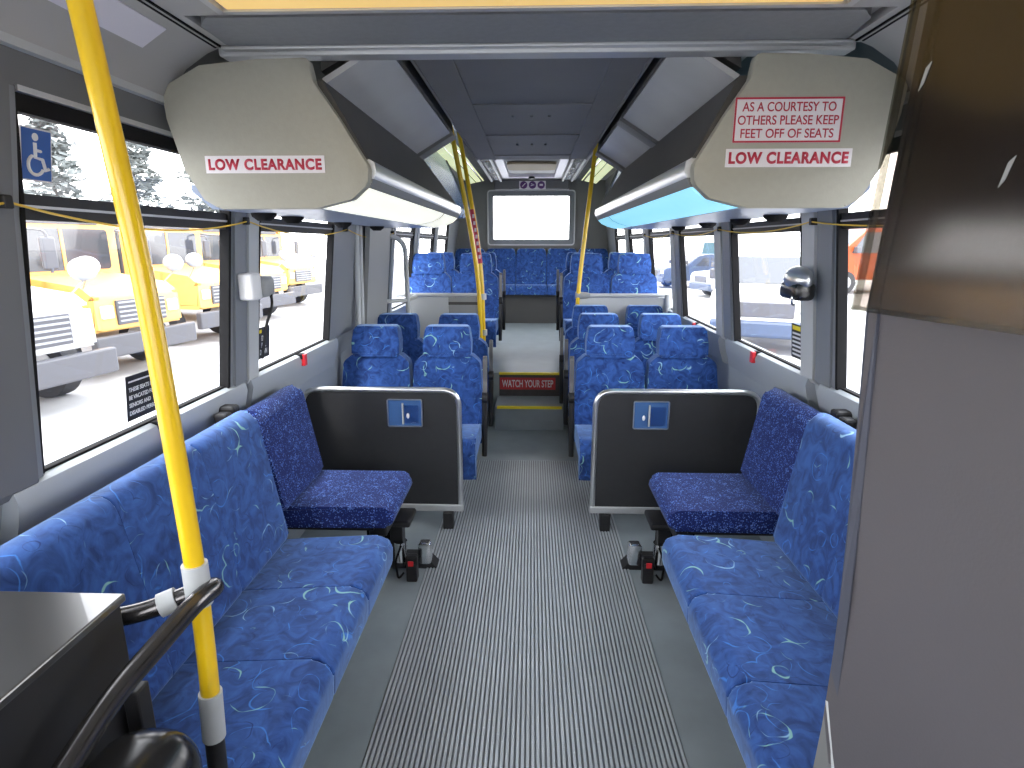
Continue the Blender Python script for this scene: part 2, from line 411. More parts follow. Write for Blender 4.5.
link('window_glass',box(WX0,WX1,YR+.02,YR+.026,WZ0,WZ1),'glass',e)
# header over rear window
struct(link('trim_10',box(-.55,.53,8.80,YR,2.30,2.44,.02),'wall_dark'))
t=thing('round_symbols_sticker','small pale sticker with three round purple symbols above the rear window','sticker',(.0,8.795,2.36))
link('sticker_panel',box(-.19,.19,0,.004,-.055,.055),'sign_white',t)
for i,x in enumerate((-.125,0,.125)):
    bm=bmesh.new(); cyl(bm,(x,-.003,0),(0,1,0),.052,.004,28); d=link('round_symbol',bm,'purple',t)
    bm=bmesh.new()
    if i==0: tube(bm,[(x-.022,-.0055,-.022),(x+.024,-.0055,.024)],.007,6)
    elif i==1: tube(bm,[(x-.025,-.0055,-.01),(x+.025,-.0055,.0),(x-.02,-.0055,.018)],.006,6)
    else: BX(bm,x-.024,x+.024,-.007,-.005,-.012,.014)
    link('symbol_mark',bm,'sign_white',t)
# ------------------------------------------------------------------ ceilings
bm=bmesh.new(); BX(bm,-1.1,1.1,1.9,YE,2.44,2.5); struct(link('ceiling',bm,'ceil'))
# front low ceiling with coves
bm=bmesh.new(); ZC=2.085
for s in (-1,1):
    prism(bm,[(s*.895,ZC),(s*.935,2.07),(s*1.0,2.03),(s*1.04,1.985),(s*1.062,1.945),(s*1.11,1.945),(s*1.11,2.2),(s*.895,2.2)],ident,Y0,1.82)
BX(bm,-.895,.895,Y0,1.58,ZC,2.2); BX(bm,-.895,-.86,1.58,1.82,ZC,2.2); BX(bm,.86,.895,1.58,1.82,ZC,2.2); BX(bm,-.86,.86,1.58,1.82,2.11,2.2)
struct(link('ceiling',bm,'ceil',smooth=True))
bm=bmesh.new()
for s in (-1,1):
    for k,xx in enumerate((.885,.903)): BX(bm,s*xx-.003,s*xx+.003,1.0,1.81,ZC-.004,ZC)
struct(link('trim_11',bm,'rubber'))
bm=bmesh.new(); prism(bm,rpoly([(-.81,1.585),(.79,1.585),(.83,1.64),(.85,1.795),(-.86,1.795),(-.85,1.64)],.02),lambda u,v,t:(u,v,t),ZC-.004,ZC+.03)
struct(link('trim_12',bm,'ceil_vent'))
# cross beam in brushed metal
bm=bmesh.new(); BX(bm,-.90,.89,1.815,1.875,2.062,2.11,.006); BX(bm,-.88,.87,1.79,1.82,2.072,2.082,.004)
BX(bm,-1.05,1.05,1.82,1.88,2.10,2.46)
struct(link('trim_13',bm,'alu_dull'))
def lamp(name,label,parts):
    t=thing(name,label,'light'); return t
t=thing('ceiling_light','long amber glowing light panel in the front ceiling','light',(0,0,0))
link('diffuser',box(-.725,.705,.85,1.525,ZC-.008,ZC+.0,.004),'amber_light',t)
bm=bmesh.new()
for a in ((-.74,.72,1.525,1.54),(-.75,.73,.835,.85)): BX(bm,a[0],a[1],a[2],a[3],ZC-.012,ZC)
for x in (-.752,.715): BX(bm,x,x+.018,.835,1.54,ZC-.012,ZC)
link('light_frame',bm,'alu_dull',t)
# cove panels (pale lenses)
for s,y1,nm in ((-1,1.62,'left'),(1,1.56,'right')):
    bm=bmesh.new()
    prism(bm,[(s*.930,2.068),(s*.96,2.050),(s*.998,2.027),(s*1.003,2.034),(s*.965,2.058),(s*.933,2.075)],ident,.2,y1)
    o=link('cove_light_cover',bm,'cove_panel'); tag(o,'pale translucent cover set in the ceiling cove above the %s windows'%nm,'light cover')
# central dark ceiling duct panel
bm=bmesh.new()
BX(bm,-.40,.385,1.93,4.42,2.125,2.16)
for y in (1.96,2.72,3.45,4.2): BX(bm,-.27,.255,y,y+.012,2.121,2.126)
for x in (-.27,.255,-.40,.375): BX(bm,x,x+.01,1.95,4.42,2.120,2.126)
for yy in (2.95,3.75):
    for x in (-.10,-.012,.07): BX(bm,x,x+.012,yy,yy+.06,2.117,2.126)
dp=tag(link('ceiling_duct',bm,'ceil_panel'),'dark grey flat duct panel running along the middle of the ceiling','ceiling duct')
dv=link('duct_side',BX(BX(bmesh.new(),-.40,-.385,1.93,4.42,2.16,2.44),.37,.385,1.93,4.42,2.16,2.44),'rack_dark',dp)
link('duct_end',box(-.40,.385,4.40,4.42,2.16,2.44),'ceil_panel',dp)
bm=bmesh.new(); cyl(bm,(.0,1.985,2.112),(0,0,1),.012,.02,12); link('latch',bm,'white',dp,smooth=True)
# rear ceiling rails and hatch
bm=bmesh.new()
frame(bm,-.40,.38,6.2,8.25,.09,2.40,2.44,.08)
for v in bm.verts: v.co=Vector((v.co.x,v.co.z,v.co.y))
h=tag(link('roof_hatch',bm,'cove_panel'),'pale framed roof hatch in the rear ceiling before the back window','roof hatch')
bm=bmesh.new(); prism(bm,rpoly([(-.29,6.9),(.27,6.9),(.27,7.5),(-.29,7.5)],.09),lambda u,v,t:(u,v,t),2.405,2.43); link('hatch_panel',bm,'tan',h)
bm=bmesh.new(); cyl(bm,(-.01,8.1,2.385),(0,0,1),.05,.03,20,r2=.035); link('hatch_knob',bm,'black_plastic',h,smooth=True)
for s in (-1,1):
    t=thing('ceiling_rail','bright double metal rail on the rear ceiling, %s of the roof hatch'%('left' if s<0 else 'right'),'rail')
    cx=-.01
    for x in (.43,.56):
        bm=bmesh.new(); BX(bm,cx+s*x-.012,cx+s*x+.012,5.6,8.6,2.385,2.405,.004); link('rail_bar',bm,'white',t)
    bm=bmesh.new()
    for y in (5.7,6.7,7.7,8.5): BX(bm,cx+s*.43 if s>0 else cx-s*-.56,cx+s*.56 if s>0 else cx+s*.43,y,y+.03,2.40,2.44)
    BX(bm,cx+min(s*.44,s*.55),cx+max(s*.44,s*.55),5.6,8.6,2.43,2.44)
    link('rail_mount',bm,'steel',t)
# yellow lit panels + sloped cove at rear
for s in (-1,1):
    bm=bmesh.new(); nm='left' if s<0 else 'right'
    ye=8.85
    t=thing('rear_cove_light','pale yellow glowing panel strip high along the %s side of the rear ceiling'%nm,'light')
    pr=[(s*.69,2.415),(s*.90,2.37),(s*.905,2.38),(s*.695,2.425)]
    y=4.0
    while y<ye-.1:
        bm=bmesh.new(); prism(bm,pr,ident,y+.01,min(y+.95,ye)-.01); link('diffuser',bm,'lamp_yellow',t); y+=.95
    bm=bmesh.new(); prism(bm,[(s*.60,2.41),(s*.685,2.41),(s*.685,2.435),(s*.60,2.435)],ident,4.0,ye,mi=0)
    tube(bm,[(s*.71,4.0,2.40),(s*.71,ye,2.40)],.012); tube(bm,[(s*.80,4.0,2.388),(s*.80,ye,2.388)],.006)
    link('light_rail',bm,'steel',t)
    # rear overhead locker, blue glossy front
    t=thing('overhead_locker','blue-grey glossy overhead locker at the rear, on the %s side beyond the front rack'%nm,'locker')
    y1=6.3 if s<0 else 5.9
    bm=bmesh.new(); prism(bm,[(s*.88,2.365),(s*.80,2.20),(s*.66,1.86),(s*.70,1.80),(s*1.02,1.80),(s*1.02,2.365)],ident,4.15 if s<0 else 4.5,y1); link('locker_body',bm,'rear_door',t)
    bm=bmesh.new(); prism(bm,[(s*.885,2.362),(s*.80,2.19),(s*.655,1.862),(s*.640,1.866),(s*.785,2.20),(s*.87,2.37)],ident,y1-.03,y1+.0); link('locker_end_trim',bm,'rack_frame',t)
    link('locker_handle',BX(bmesh.new(),s*.70-.01,s*.70+.01,5.0,5.12,1.93,1.95,.004),'alu_dull',t)
# ------------------------------------------------------------------ front luggage racks
PR=prism
def rack(s):
    nm='left' if s<0 else 'right'
    D0=1.80; DE=3.98 if s<0 else 4.35; DD=3.42 if s<0 else 4.02
    kx=1 if s<0 else .955
    t=thing('luggage_rack','beige ended overhead luggage rack along the %s windows with %s light strip'%(nm,'a white' if s<0 else 'a blue'),'luggage rack')
    X=lambda x:s*x*kx
    def prism(bm,pts,*a,**k): return PR(bm,[(u*.975,1.54+(v-1.54)*.973) for u,v in pts],*a,**k)
    # end panel
    o=[(1.095,1.985),(1.085,1.90),(1.05,1.76),(1.0,1.672),(.955,1.645),(.66,1.645),(.545,1.672),(.495,1.715),(.49,1.765),(.575,1.905),(.64,2.0),(.648,2.065),(.80,2.06),(.97,2.045)]
    bm=bmesh.new(); prism(bm,rpoly([(s*min(a*kx*(1 if s<0 else 1.01),1.09),b) for a,b in o],.02,3),ident,D0-.012,D0+.03,.006,2)
    link('end_panel',bm,'beige',t,smooth=True)
    # nose metal strip
    nose=[(.487,1.735),(.478,1.755),(.482,1.782),(.498,1.792),(.52,1.79),(.52,1.735)]
    bm=bmesh.new(); prism(bm,[(X(a),b) for a,b in nose],ident,D0+.03,DE-.32,); prism(bm,[(X(a),b) for a,b in nose],ident,DE-.31,DE); link('nose_strip',bm,'alu',t,smooth=True)
    bm=bmesh.new(); prism(bm,[(X(a),b) for a,b in [(.500,1.708),(.487,1.735),(.52,1.735),(.53,1.708)]],ident,D0+.03,DE-.005); link('nose_lower',bm,'rack_frame',t)
    # light lens
    lens=[(.50,1.710),(.53,1.683),(.57,1.665),(.62,1.652),(.66,1.648),(.66,1.66),(.575,1.68),(.51,1.715)]
    ys=[(D0+.035,DE-.62),(DE-.60,DE-.02)]
    for a,b in ys:
        bm=bmesh.new(); prism(bm,[(X(u),v) for u,v in lens],ident,a,b); link('light_lens',bm,'lamp_white' if s<0 else 'lamp_cyan',t,smooth=True)
    bm=bmesh.new(); prism(bm,[(X(u),v-.001) for u,v in lens],ident,DE-.62,DE-.60); link('lens_divider',bm,'rack_frame',t)
    # underside
    bm=bmesh.new(); prism(bm,[(X(u),v) for u,v in [(.66,1.646),(1.0,1.646),(1.06,1.70),(1.06,1.72),(.66,1.662)]],ident,D0+.03,DE); link('underside',bm,'rack_under',t)
    # open recess face (dark), with slanted far end
    bm=bmesh.new()
    P=[(.50,1.79),(.625,2.015),(.66,2.015),(.53,1.79)]
    prism(bm,[(X(u),v) for u,v in P],ident,D0+.03,[DE,DD,DD,DE]); link('lower_fascia',bm,'rack_dark',t)
    bm=bmesh.new(); prism(bm,[(X(u),v) for u,v in [(.53,1.79),(.66,2.03),(1.05,2.03),(1.05,1.70),(.70,1.665),(.53,1.70)]],ident,[DE-.02,DD-.02,DD-.02,DE-.02,DE-.02,DE-.02],[DE,DD,DD,DE,DE,DE]); link('far_end_panel',bm,'rack_frame',t)
    # doors, sloping inward to ceiling
    spans=[(D0+.076,DD-.14)] if s<0 else [(D0+.076,2.93),(3.06,DD-.1)]
    for a,b in spans:
        bm=bmesh.new(); prism(bm,[(X(u),v) for u,v in [(.632,2.015),(.445,2.122),(.45,2.135),(.642,2.03)]],ident,a,b)
        d=link('door',bm,'rack_door',t)
    br=[(DD-.13,DD)] if s<0 else [(2.94,3.05),(DD-.09,DD+.02)]
    for a,b in br:
        bm=bmesh.new(); prism(bm,[(X(u),v) for u,v in [(.628,2.0),(.432,2.115),(.45,2.15),(.66,2.06),(.66,2.02)]],ident,a,b)
        link('door_bracket',bm,'rack_frame',t)
    bm=bmesh.new(); prism(bm,[(X(.645),2.05),(X(.45),2.15),(X(.45),2.42),(X(.62),2.42)],ident,D0+.08,DD); link('upper_filler',bm,'rack_dark',t)
    # black vents hanging under the rack
    for y in ((2.08,2.33,2.95,3.6) if s<0 else (2.25,2.62,3.1,3.7)):
        bm=bmesh.new(); tube(bm,[(X(.93),y,1.648),(X(.93),y,1.632),(X(.93),y,1.618)],[.045,.04,.022],14); link('vent_nozzle',bm,'rubber',t,smooth=True)
    return t
rack(-1); rack(1)
def sign(name,label,x0,x1,z0,z1,y,rows,bg='sign_white',fg='sign_red',border=False,tw=.93,th=.62,font_bold=.03,sp=1.0):
    t=thing(name,label,'sign',((x0+x1)/2,y,(z0+z1)/2)); w=x1-x0; h=z1-z0
    link('sign_panel',box(-w/2,w/2,-.0015,0,-h/2,h/2),bg,t)
    if border:
        bm=bmesh.new(); frame(bm,-w/2,w/2,-h/2,h/2,.005,-.0022,-.0015,.002); link('sign_border',bm,fg,t)
    nrow=len(rows)
    for i,(s_,wd) in enumerate(rows):
        text(s_,t,fg,(0,-.0017,h/2*(1-(2*i+1)/nrow)*(.88 if nrow>1 else 1)),(PI/2,0,0),w*wd,h*th/nrow,bold=font_bold,spacing=sp)
    return t
FY=1.80-.0125
sign('low_clearance_sign','white LOW CLEARANCE sign with red letters on the left rack end',-.958,-.605,1.742,1.790,FY,[('LOW CLEARANCE',.95)],th=.66,font_bold=.045,sp=1.12)
sign('low_clearance_sign','white LOW CLEARANCE sign with red letters on the right rack end, below the courtesy notice',.548,.900,1.753,1.802,FY,[('LOW CLEARANCE',.95)],th=.66,font_bold=.045,sp=1.12)
sign('courtesy_sign','red bordered notice asking riders to keep feet off seats, on the right rack end',.563,.862,1.818,1.936,FY,[('AS A COURTESY TO',.86),('OTHERS PLEASE KEEP',.93),('FEET OFF OF SEATS',.86)],border=True,th=.62,font_bold=.01)
# side-glass stickers: mapped onto sloped inner glass
def side_frame(s,y,z,off=.0):
    """matrix with local x along +y(for left: image right) , local y up, normal to interior"""
    sl=(wx(z+.05)-wx(z-.05))/.1
    up=Vector((s*sl,0,1)).normalized(); fx=Vector((0,1,0)) if s<0 else Vector((0,-1,0))
    nz=fx.cross(up).normalized()
    m=Matrix((fx,up,nz)).transposed().to_4x4(); m.translation=Vector((s*(wx(z)+.0185+off),y,z)); return m
def sticker(name,label,cat,s,y,z,w,h,bg,off=0):
    t=thing(name,label,cat); t.matrix_world=side_frame(s,y,z,off)
    link('sticker_panel',box(-w/2,w/2,-h/2,h/2,0,.001),bg,t); return t
t=sticker('wheelchair_sticker','blue square sticker with white wheelchair symbol on the upper left window','sticker',-1,1.366,1.735,.086,.115,'sign_white')
link('blue_field',box(-.040,.040,-.054,.054,.001,.0015),'sign_blue',t)
bm=bmesh.new()
cyl(bm,(-.004,.038,.002),(0,0,1),.0085,.0008,16)
tube(bm,[(-.006,.026,.002),(-.005,-.006,.002),(.014,-.008,.002),(.023,-.032,.002),(.032,-.027,.002)],.0042,6)
tube(bm,[(-.005,.010,.002),(.011,.009,.002)],.0033,6)
tube(bm,[(-.004+.021*math.cos(a),-.022+.021*math.sin(a),.002) for a in [math.radians(115+k*13) for k in range(18)]],.0038,6)
link('wheelchair_symbol',bm,'white',t)
t=sticker('priority_seat_notice','black priority seating notice with white words on the big left window','notice',-1,1.715,1.092,.172,.138,'black_plastic')
for i,(s_,w_) in enumerate((('THESE SEATS MUST',.140),('BE VACATED FOR',.125),('SENIORS AND',.10),('DISABLED PERSONS',.145))):
    text(s_,t,'white',(-.075+w_/2,.026-.024*i,.0012),(0,0,0),w_,.0135,bold=.03,extr=.0003)
link('small_print',box(-.075,.06,.048,.053,.001,.0013),'sign_white',t)
t=sticker('window_notice','small dark notice low on the second left window','notice',-1,2.535,1.115,.12,.14,'black_plastic')
text('EXIT\nPULL\nDOWN',t,'white',(-.0,-.01,.0012),(0,0,0),.07,.085,bold=.03,extr=.0003)
link('yellow_band',box(-.05,-.02,.045,.06,.001,.0014),'yellow_step',t)
t=sticker('window_notice','small dark notice with yellow heading low on the right window behind the barrier pillar','notice',1,2.63,1.115,.12,.155,'black_plastic')
for k in range(6): link('print_line',box(-.05,.05,-.065+k*.019,-.056+k*.019,.001,.0013),'white',t)
link('yellow_band',box(-.05,.05,.05,.07,.001,.0014),'yellow_step',t)
# red exit latch tags on sills
for s,y,w_ in ((-1,1.74,'under the big left window'),(-1,2.90,'under the second left window'),(1,3.05,'on the sill of the right window beside the speckled seat'),(1,4.2,'on the sill of the far right window')):
    t=thing('exit_latch','red exit release latch %s'%w_,'latch',(s*1.19,y,.99))
    bm=bmesh.new(); BX(bm,-.022*1,.030,-.022,.022,-.02,.006,.003); link('latch_base',bm,'rubber',t)
    bm=bmesh.new(); BX(bm,-s*.030-.010,-s*.030+.010,-.016,.020,-.055,.004,.003); link('latch_tab',bm,'red',t)
# pull cords
for s,wins,nm in ((-1,[.6,1.24,2.30,3.55,4.75],'left'),(1,[.6,1.24,2.42,3.60,4.78,5.95],'right')):
    bm=bmesh.new(); pts=[]
    for a,b in zip(wins,wins[1:]):
        for k in range(11):
            u=k/10; sag=.045 if s<0 else .030
            yy=a+(b-a)*u; zz=1.625-sag*4*u*(1-u); pts.append((s*(wx(zz)-.024),yy,zz))
    tube(bm,pts,.0028,6); o=link('pull_cord',bm,'cord',smooth=True)
    tag(o,'yellow stop request cord strung along the %s windows'%nm,'cord')
    for a in wins: link('cord_bracket',box(s*1.108-.018,s*1.108+.018,a-.012,a+.012,1.612,1.640,.004),'black_plastic',o)
# shoulder belt guides on pillars
t=thing('belt_guide','white boxy belt guide with grey side on the pillar between left windows','belt guide',(-1.09,2.34,1.38))
link('cover',box(-.045,.015,-.095,-.01,-.055,.05,.012,3),'white',t,smooth=True)
link('guide_body',box(-.040,.028,-.012,.085,-.05,.035,.02,3),'grey_plastic',t,smooth=True)
bm=bmesh.new(); tube(bm,bend([(.02,.05,-.04),(.03,.03,-.09),(.01,0,-.16),(-.02,0,-.30)],.03),.006,8); link('strap_cord',bm,'black_plastic',t,smooth=True)
t=thing('belt_guide','rounded silver and black belt guide hanging on the right window pillar','belt guide',(1.085,2.43,1.38))
bm=bmesh.new(); bmesh.ops.create_uvsphere(bm,u_segments=20,v_segments=12,radius=1,matrix=Matrix.Translation((-.01,0,.02))@Matrix.Diagonal((.045,.095,.055,1))); link('dome_cover',bm,'alu',t,smooth=True)
bm=bmesh.new(); BX(bm,-.05,.03,-.085,.09,-.06,.012,.022,3); link('guide_body',bm,'black_gloss',t,smooth=True)
bm=bmesh.new(); tube(bm,bend([(-.03,-.04,0),(-.05,-.045,-.06),(-.03,-.03,-.085),(-.03,-.03,-.04)],.02),.005,8); link('metal_loop',bm,'steel',t,smooth=True)
# ------------------------------------------------------------------ yellow front pole + rail
t=thing('grab_pole','tall yellow grab pole in the left foreground with white clamp collars','pole',(0,0,0))
PC=[(0.0,-.640),(.509,-.629),(.625,-.623),(.762,-.618),(.914,-.615),(1.094,-.620),(1.28,-.626),(1.483,-.635),(1.608,-.645),(1.89,-.670),(2.10,-.694)]
def L(z):
    for (a,b),(c,d) in zip(PC,PC[1:]):
        if z<=c: return Vector((b+(d-b)*(z-a)/(c-a),.95,z))
    return Vector((PC[-1][1],.95,z))
bm=bmesh.new(); tube(bm,[L(.60+.0745*k) for k in range(21)],.0172,20); link('pole',bm,'yellow',t,smooth=True)
bm=bmesh.new(); tube(bm,[L(.885),L(.968)],.0225,20); link('clamp_collar',bm,'light_grey',t,smooth=True)
bm=bmesh.new(); tube(bm,[L(.585),L(.69)],.0215,20); link('base_collar',bm,'light_grey',t,smooth=True)
bm=bmesh.new(); tube(bm,[L(.0),L(.59)],.018,20); link('base_socket',bm,'black_plastic',t,smooth=True)
t=thing('handrail','dark scuffed metal handrail bent around the yellow front pole','handrail')
bm=bmesh.new(); c=L(.905)
path=bend([(-.655,.30,.60),(-.655,.52,.775),(-.640,.74,.862),(c.x+.026,.905,.925),(c.x+.030,.965,.915),(c.x-.02,.975,.895),(-.72,.93,.875),(-.80,.91,.872)],.05)
tube(bm,path,.018,14); link('rail_tube',bm,'pipe',t,smooth=True)
bm=bmesh.new(); tube(bm,[(-.665,.958,.889),(-.69,.945,.882)],.023,14); link('rail_fitting',bm,'light_grey',t,smooth=True)
# black cabinet (front left)
t=thing('black_cabinet','glossy black box cabinet at the lower left corner of the view','cabinet',(-.93,.55,.0))
link('cabinet_body',box(-.20,.222,-.35,.325,.30,.935,.004),'black_plastic',t)
link('cabinet_top',box(-.21,.228,-.36,.332,.935,.95,.003),'cab_top',t)
link('top_slot',box(.02,.028,-.02,.07,.9502,.9515),'rubber',t)
bm=bmesh.new(); BX(bm,.222,.226,.20,.21,.70,.71); BX(bm,.222,.226,.02,.03,.82,.83); link('screw',bm,'alu',t)
link('side_bracket',box(.222,.250,.29,.325,.55,.78,.004),'black_plastic',t)
bm=bmesh.new(); BX(bm,-.695,-.525,.42,.81,.0,.785,.075,7)
hs=link('rounded_housing',bm,'black_gloss',smooth=True); tag(hs,'rounded glossy black housing standing below the handrail','housing')
# ------------------------------------------------------------------ right barrier + acrylic
a0=Vector((.488,.862,0)); dirv=Vector((.20,-.98,0)).normalized(); nrm=Vector((-.98,-.20,0))
BT=[(0,.03),(.44,.012),(.70,.032),(.95,.027),(1.20,.017),(1.45,.000),(2.1,.045)]
def boff(v):
    for (a,b),(c,d) in zip(BT,BT[1:]):
        if v<=c: return b+(d-b)*(v-a)/(c-a)
    return BT[-1][1]
def bp_(u,v,t): q=a0+dirv*u-nrm*(t+boff(v)-.004); return (q.x,q.y,v)
def ba_(u,v,t): q=a0+dirv*u-nrm*(t-.004+(v-1.45)*.07); return (q.x,q.y,v)
t=thing('entrance_barrier','large plain grey barrier panel filling the right foreground','barrier')
bm=bmesh.new(); prism(bm,[(0,2.06),(.78,2.06),(.78,1.45),(.78,1.2),(.78,.95),(.78,.7),(.78,.44),(.78,.02),(.20,.02),(.0,.44),(0,.60),(0,.70),(0,.95),(0,1.2),(0,1.45)],bp_,0.0,.03,.003,2); link('barrier_panel',bm,'barrier',t,smooth=True)
bm=bmesh.new(); prism(bm,[(.001,2.05),(.001,1.45),(.001,1.2),(.001,.95),(.001,.72),(.022,.72),(.022,.95),(.022,1.2),(.022,1.45),(.022,2.05)],bp_,-.003,-.0,); link('edge_trim',bm,'barrier_edge',t)
bm=bmesh.new(); q=[bp_(u,v,-.003) for u,v in ((.002,.78),(.028,.70),(.06,.60),(.12,.42),(.22,.14))]; tube(bm,q,.0035,8); link('edge_piping',bm,'light_grey',t,smooth=True)
bm=bmesh.new(); prism(bm,[(.001,.77),(.001,.44),(.20,.02),(.30,.02),(.22,.14),(.12,.42),(.06,.60),(.028,.70)],bp_,-.004,-.001); link('lower_kick_panel',bm,'rack_frame',t)
t=thing('acrylic_shield','smoky scratched acrylic shield fixed over the grey barrier panel','shield')
bm=bmesh.new(); prism(bm,[(-.012,1.448),(-.012,2.05),(.78,2.05),(.78,1.448)],ba_,-.016,-.009,.001,1); link('acrylic_sheet',bm,'smoky',t)
bm=bmesh.new()
prism(bm,[(-.012,1.447),(-.007,1.447),(-.007,2.05),(-.012,2.05)],ba_,-.018,-.007); prism(bm,[(-.012,1.447),(-.012,1.453),(.78,1.453),(.78,1.447)],ba_,-.018,-.007)
link('polished_edge',bm,'clear_edge',t)
for k,(u,v) in enumerate(((.03,1.73),(.17,1.60))):
    bm=bmesh.new(); prism(bm,[(u,v),(u+.006,v+.008),(u+.012,v+.032),(u+.005,v+.026)],ba_,-.0175,-.0165); link('tape_scrap',bm,'grey_plastic',t)
# ------------------------------------------------------------------ side benches (three-place)
def cushion_prism(prof,y0,y1,bev,m,parent,name='seat_cushion'):
    bm=bmesh.new(); prism(bm,prof,ident,y0,y1,bev,4); return link(name,bm,m,parent,smooth=True)
def bench(s,y0,y1):
    nm='left' if s<0 else 'right'
    t=thing('side_bench','long blue swirl patterned bench facing the aisle on the %s side'%nm,'bench')
    xi=.525 if s<0 else .51
    n=3; L=(y1-y0)/n
    for k in range(n):
        a=y0+k*L+.0015; b=y0+(k+1)*L-.0015
        prof=rpoly([(s*xi,.34),(s*(xi-.005),.43),(s*(xi+.03),.468),(s*.80,.452),(s*.965,.44),(s*.98,.34)],[.02,.035,.05,.05,.02,.02],4)
        cushion_prism(prof,a,b,.010,'swirl',t)
    bpf=[(s*.915,.445),(s*.99,.895),(s*1.005,.945),(s*1.05,.955),(s*1.095,.935),(s*1.105,.87),(s*1.03,.44)]
    prof=rpoly(bpf,[.02,.05,.05,.05,.05,.04,.02],4)
    if s<0: y0=.90; L=(y1-y0)/n
    for k in range(n):
        cushion_prism(prof,y0+k*L+.0004,y0+(k+1)*L-.0004,.005 if k<n-1 else .018,'swirl',t,'backrest')
    bm=bmesh.new(); BX(bm,s*.60,s*1.10,max(1.0,y0+.02),y1-.02,.29,.335,.005); link('bench_frame',bm,'black_plastic',t)
    for yy in (y0+.2,y1-.25):
        bm=bmesh.new(); BX(bm,s*.90,s*.96,yy,yy+.05,0,.30,.004); link('leg',bm,'black_plastic',t)
bench(-1,.985,2.01); bench(1,.90,2.05)
def flip(s):
    nm='left' if s<0 else 'right'
    t=thing('flip_seat','dark speckled blue fold-up seat beside the %s black partition'%nm,'seat')
    y0,y1=(2.20,2.60) if s<0 else (2.21,2.62)
    # seat pad slightly raised
    prof=rpoly([(s*.575,.395),(s*.555,.455),(s*.60,.487),(s*1.06,.487),(s*1.08,.39)],[.03,.04,.03,.02,.02],4)
    cushion_prism(prof,y0,y1,.022,'speck',t)
    bpf=rpoly([(s*.985,.48),(s*1.055,.865),(s*1.08,.907),(s*1.14,.907),(s*1.155,.85),(s*1.10,.48)],[.02,.05,.04,.04,.04,.02],4)
    cushion_prism(bpf,y0-.05,y1-.0,.028,'speck',t,'backrest')
    bm=bmesh.new(); BX(bm,s*.66,s*1.08,y0+.04,y1-.04,.36,.392,.004); BX(bm,s*.62,s*.70,y0+.10,y1-.02,.30,.36,.01); BX(bm,s*.55,s*.80,y0+.24,y1+.0,.27,.30,.01); link('seat_frame',bm,'black_plastic',t)
    bm=bmesh.new(); BX(bm,s*.60,s*.66,y1-.10,y1-.04,.03,.30,.004); link('pedestal',bm,'black_plastic',t)
    bm=bmesh.new(); prism(bm,[(s*.445,0.0),(s*.50,.06),(s*.85,.06),(s*.85,0.0)],ident,y1-.05,y1+.03,.004,2); link('foot_plate',bm,'black_plastic',t)
    bm=bmesh.new(); BX(bm,s*.64,s*.80,y1+.0,y1+.02,.03,.20); link('back_plate',bm,'rubber',t)
    bm=bmesh.new(); BX(bm,s*1.115,s*1.18,y0-.125,y0-.07,.78,.945,.01); BX(bm,s*1.11,s*1.16,y0-.19,y0-.14,.82,.935,.01); link('fold_bracket',bm,'black_plastic',t)
    # securement
    g=thing('securement_device','silver and black wheelchair strap anchor with red button by the %s fold-up seat'%nm,'strap anchor',(s*.55,y1-.11,0))
    x=lambda a:s*a
    bm=bmesh.new(); BX(bm,-.025,.025,-.06,-.01,.0,.09,.006); link('buckle',bm,'black_plastic',g)
    bm=bmesh.new(); BX(bm,-.02,.02,-.065,-.055,.075,.105,.004); BX(bm,-.028,.028,-.06,-.02,.08,.13,.008); link('buckle_housing',bm,'black_plastic',g)
    bm=bmesh.new(); BX(bm,-.013,.013,-.070,-.064,.087,.112,.002); link('release_button',bm,'red',g)
    bm=bmesh.new(); prism(bm,rpoly([(x(-.085),.065),(x(-.025),.065),(x(-.025),.17),(x(-.085),.17)],.015,3),ident,-.01,.04,.004,2); link('retractor_cover',bm,'steel',g,smooth=True)
    bm=bmesh.new(); cyl(bm,(x(.062),.01,.125),(0,0,1),.032,.10,18); link('retractor_drum',bm,'steel',g,smooth=True)
    bm=bmesh.new(); tube(bm,bend([(x(.05),-.03,.17),(x(.075),-.05,.10),(x(.06),-.07,.02),(x(.035),-.06,.05)],.02),.005,6); link('strap_loop',bm,'rubber',g,smooth=True)
flip(-1); flip(1)
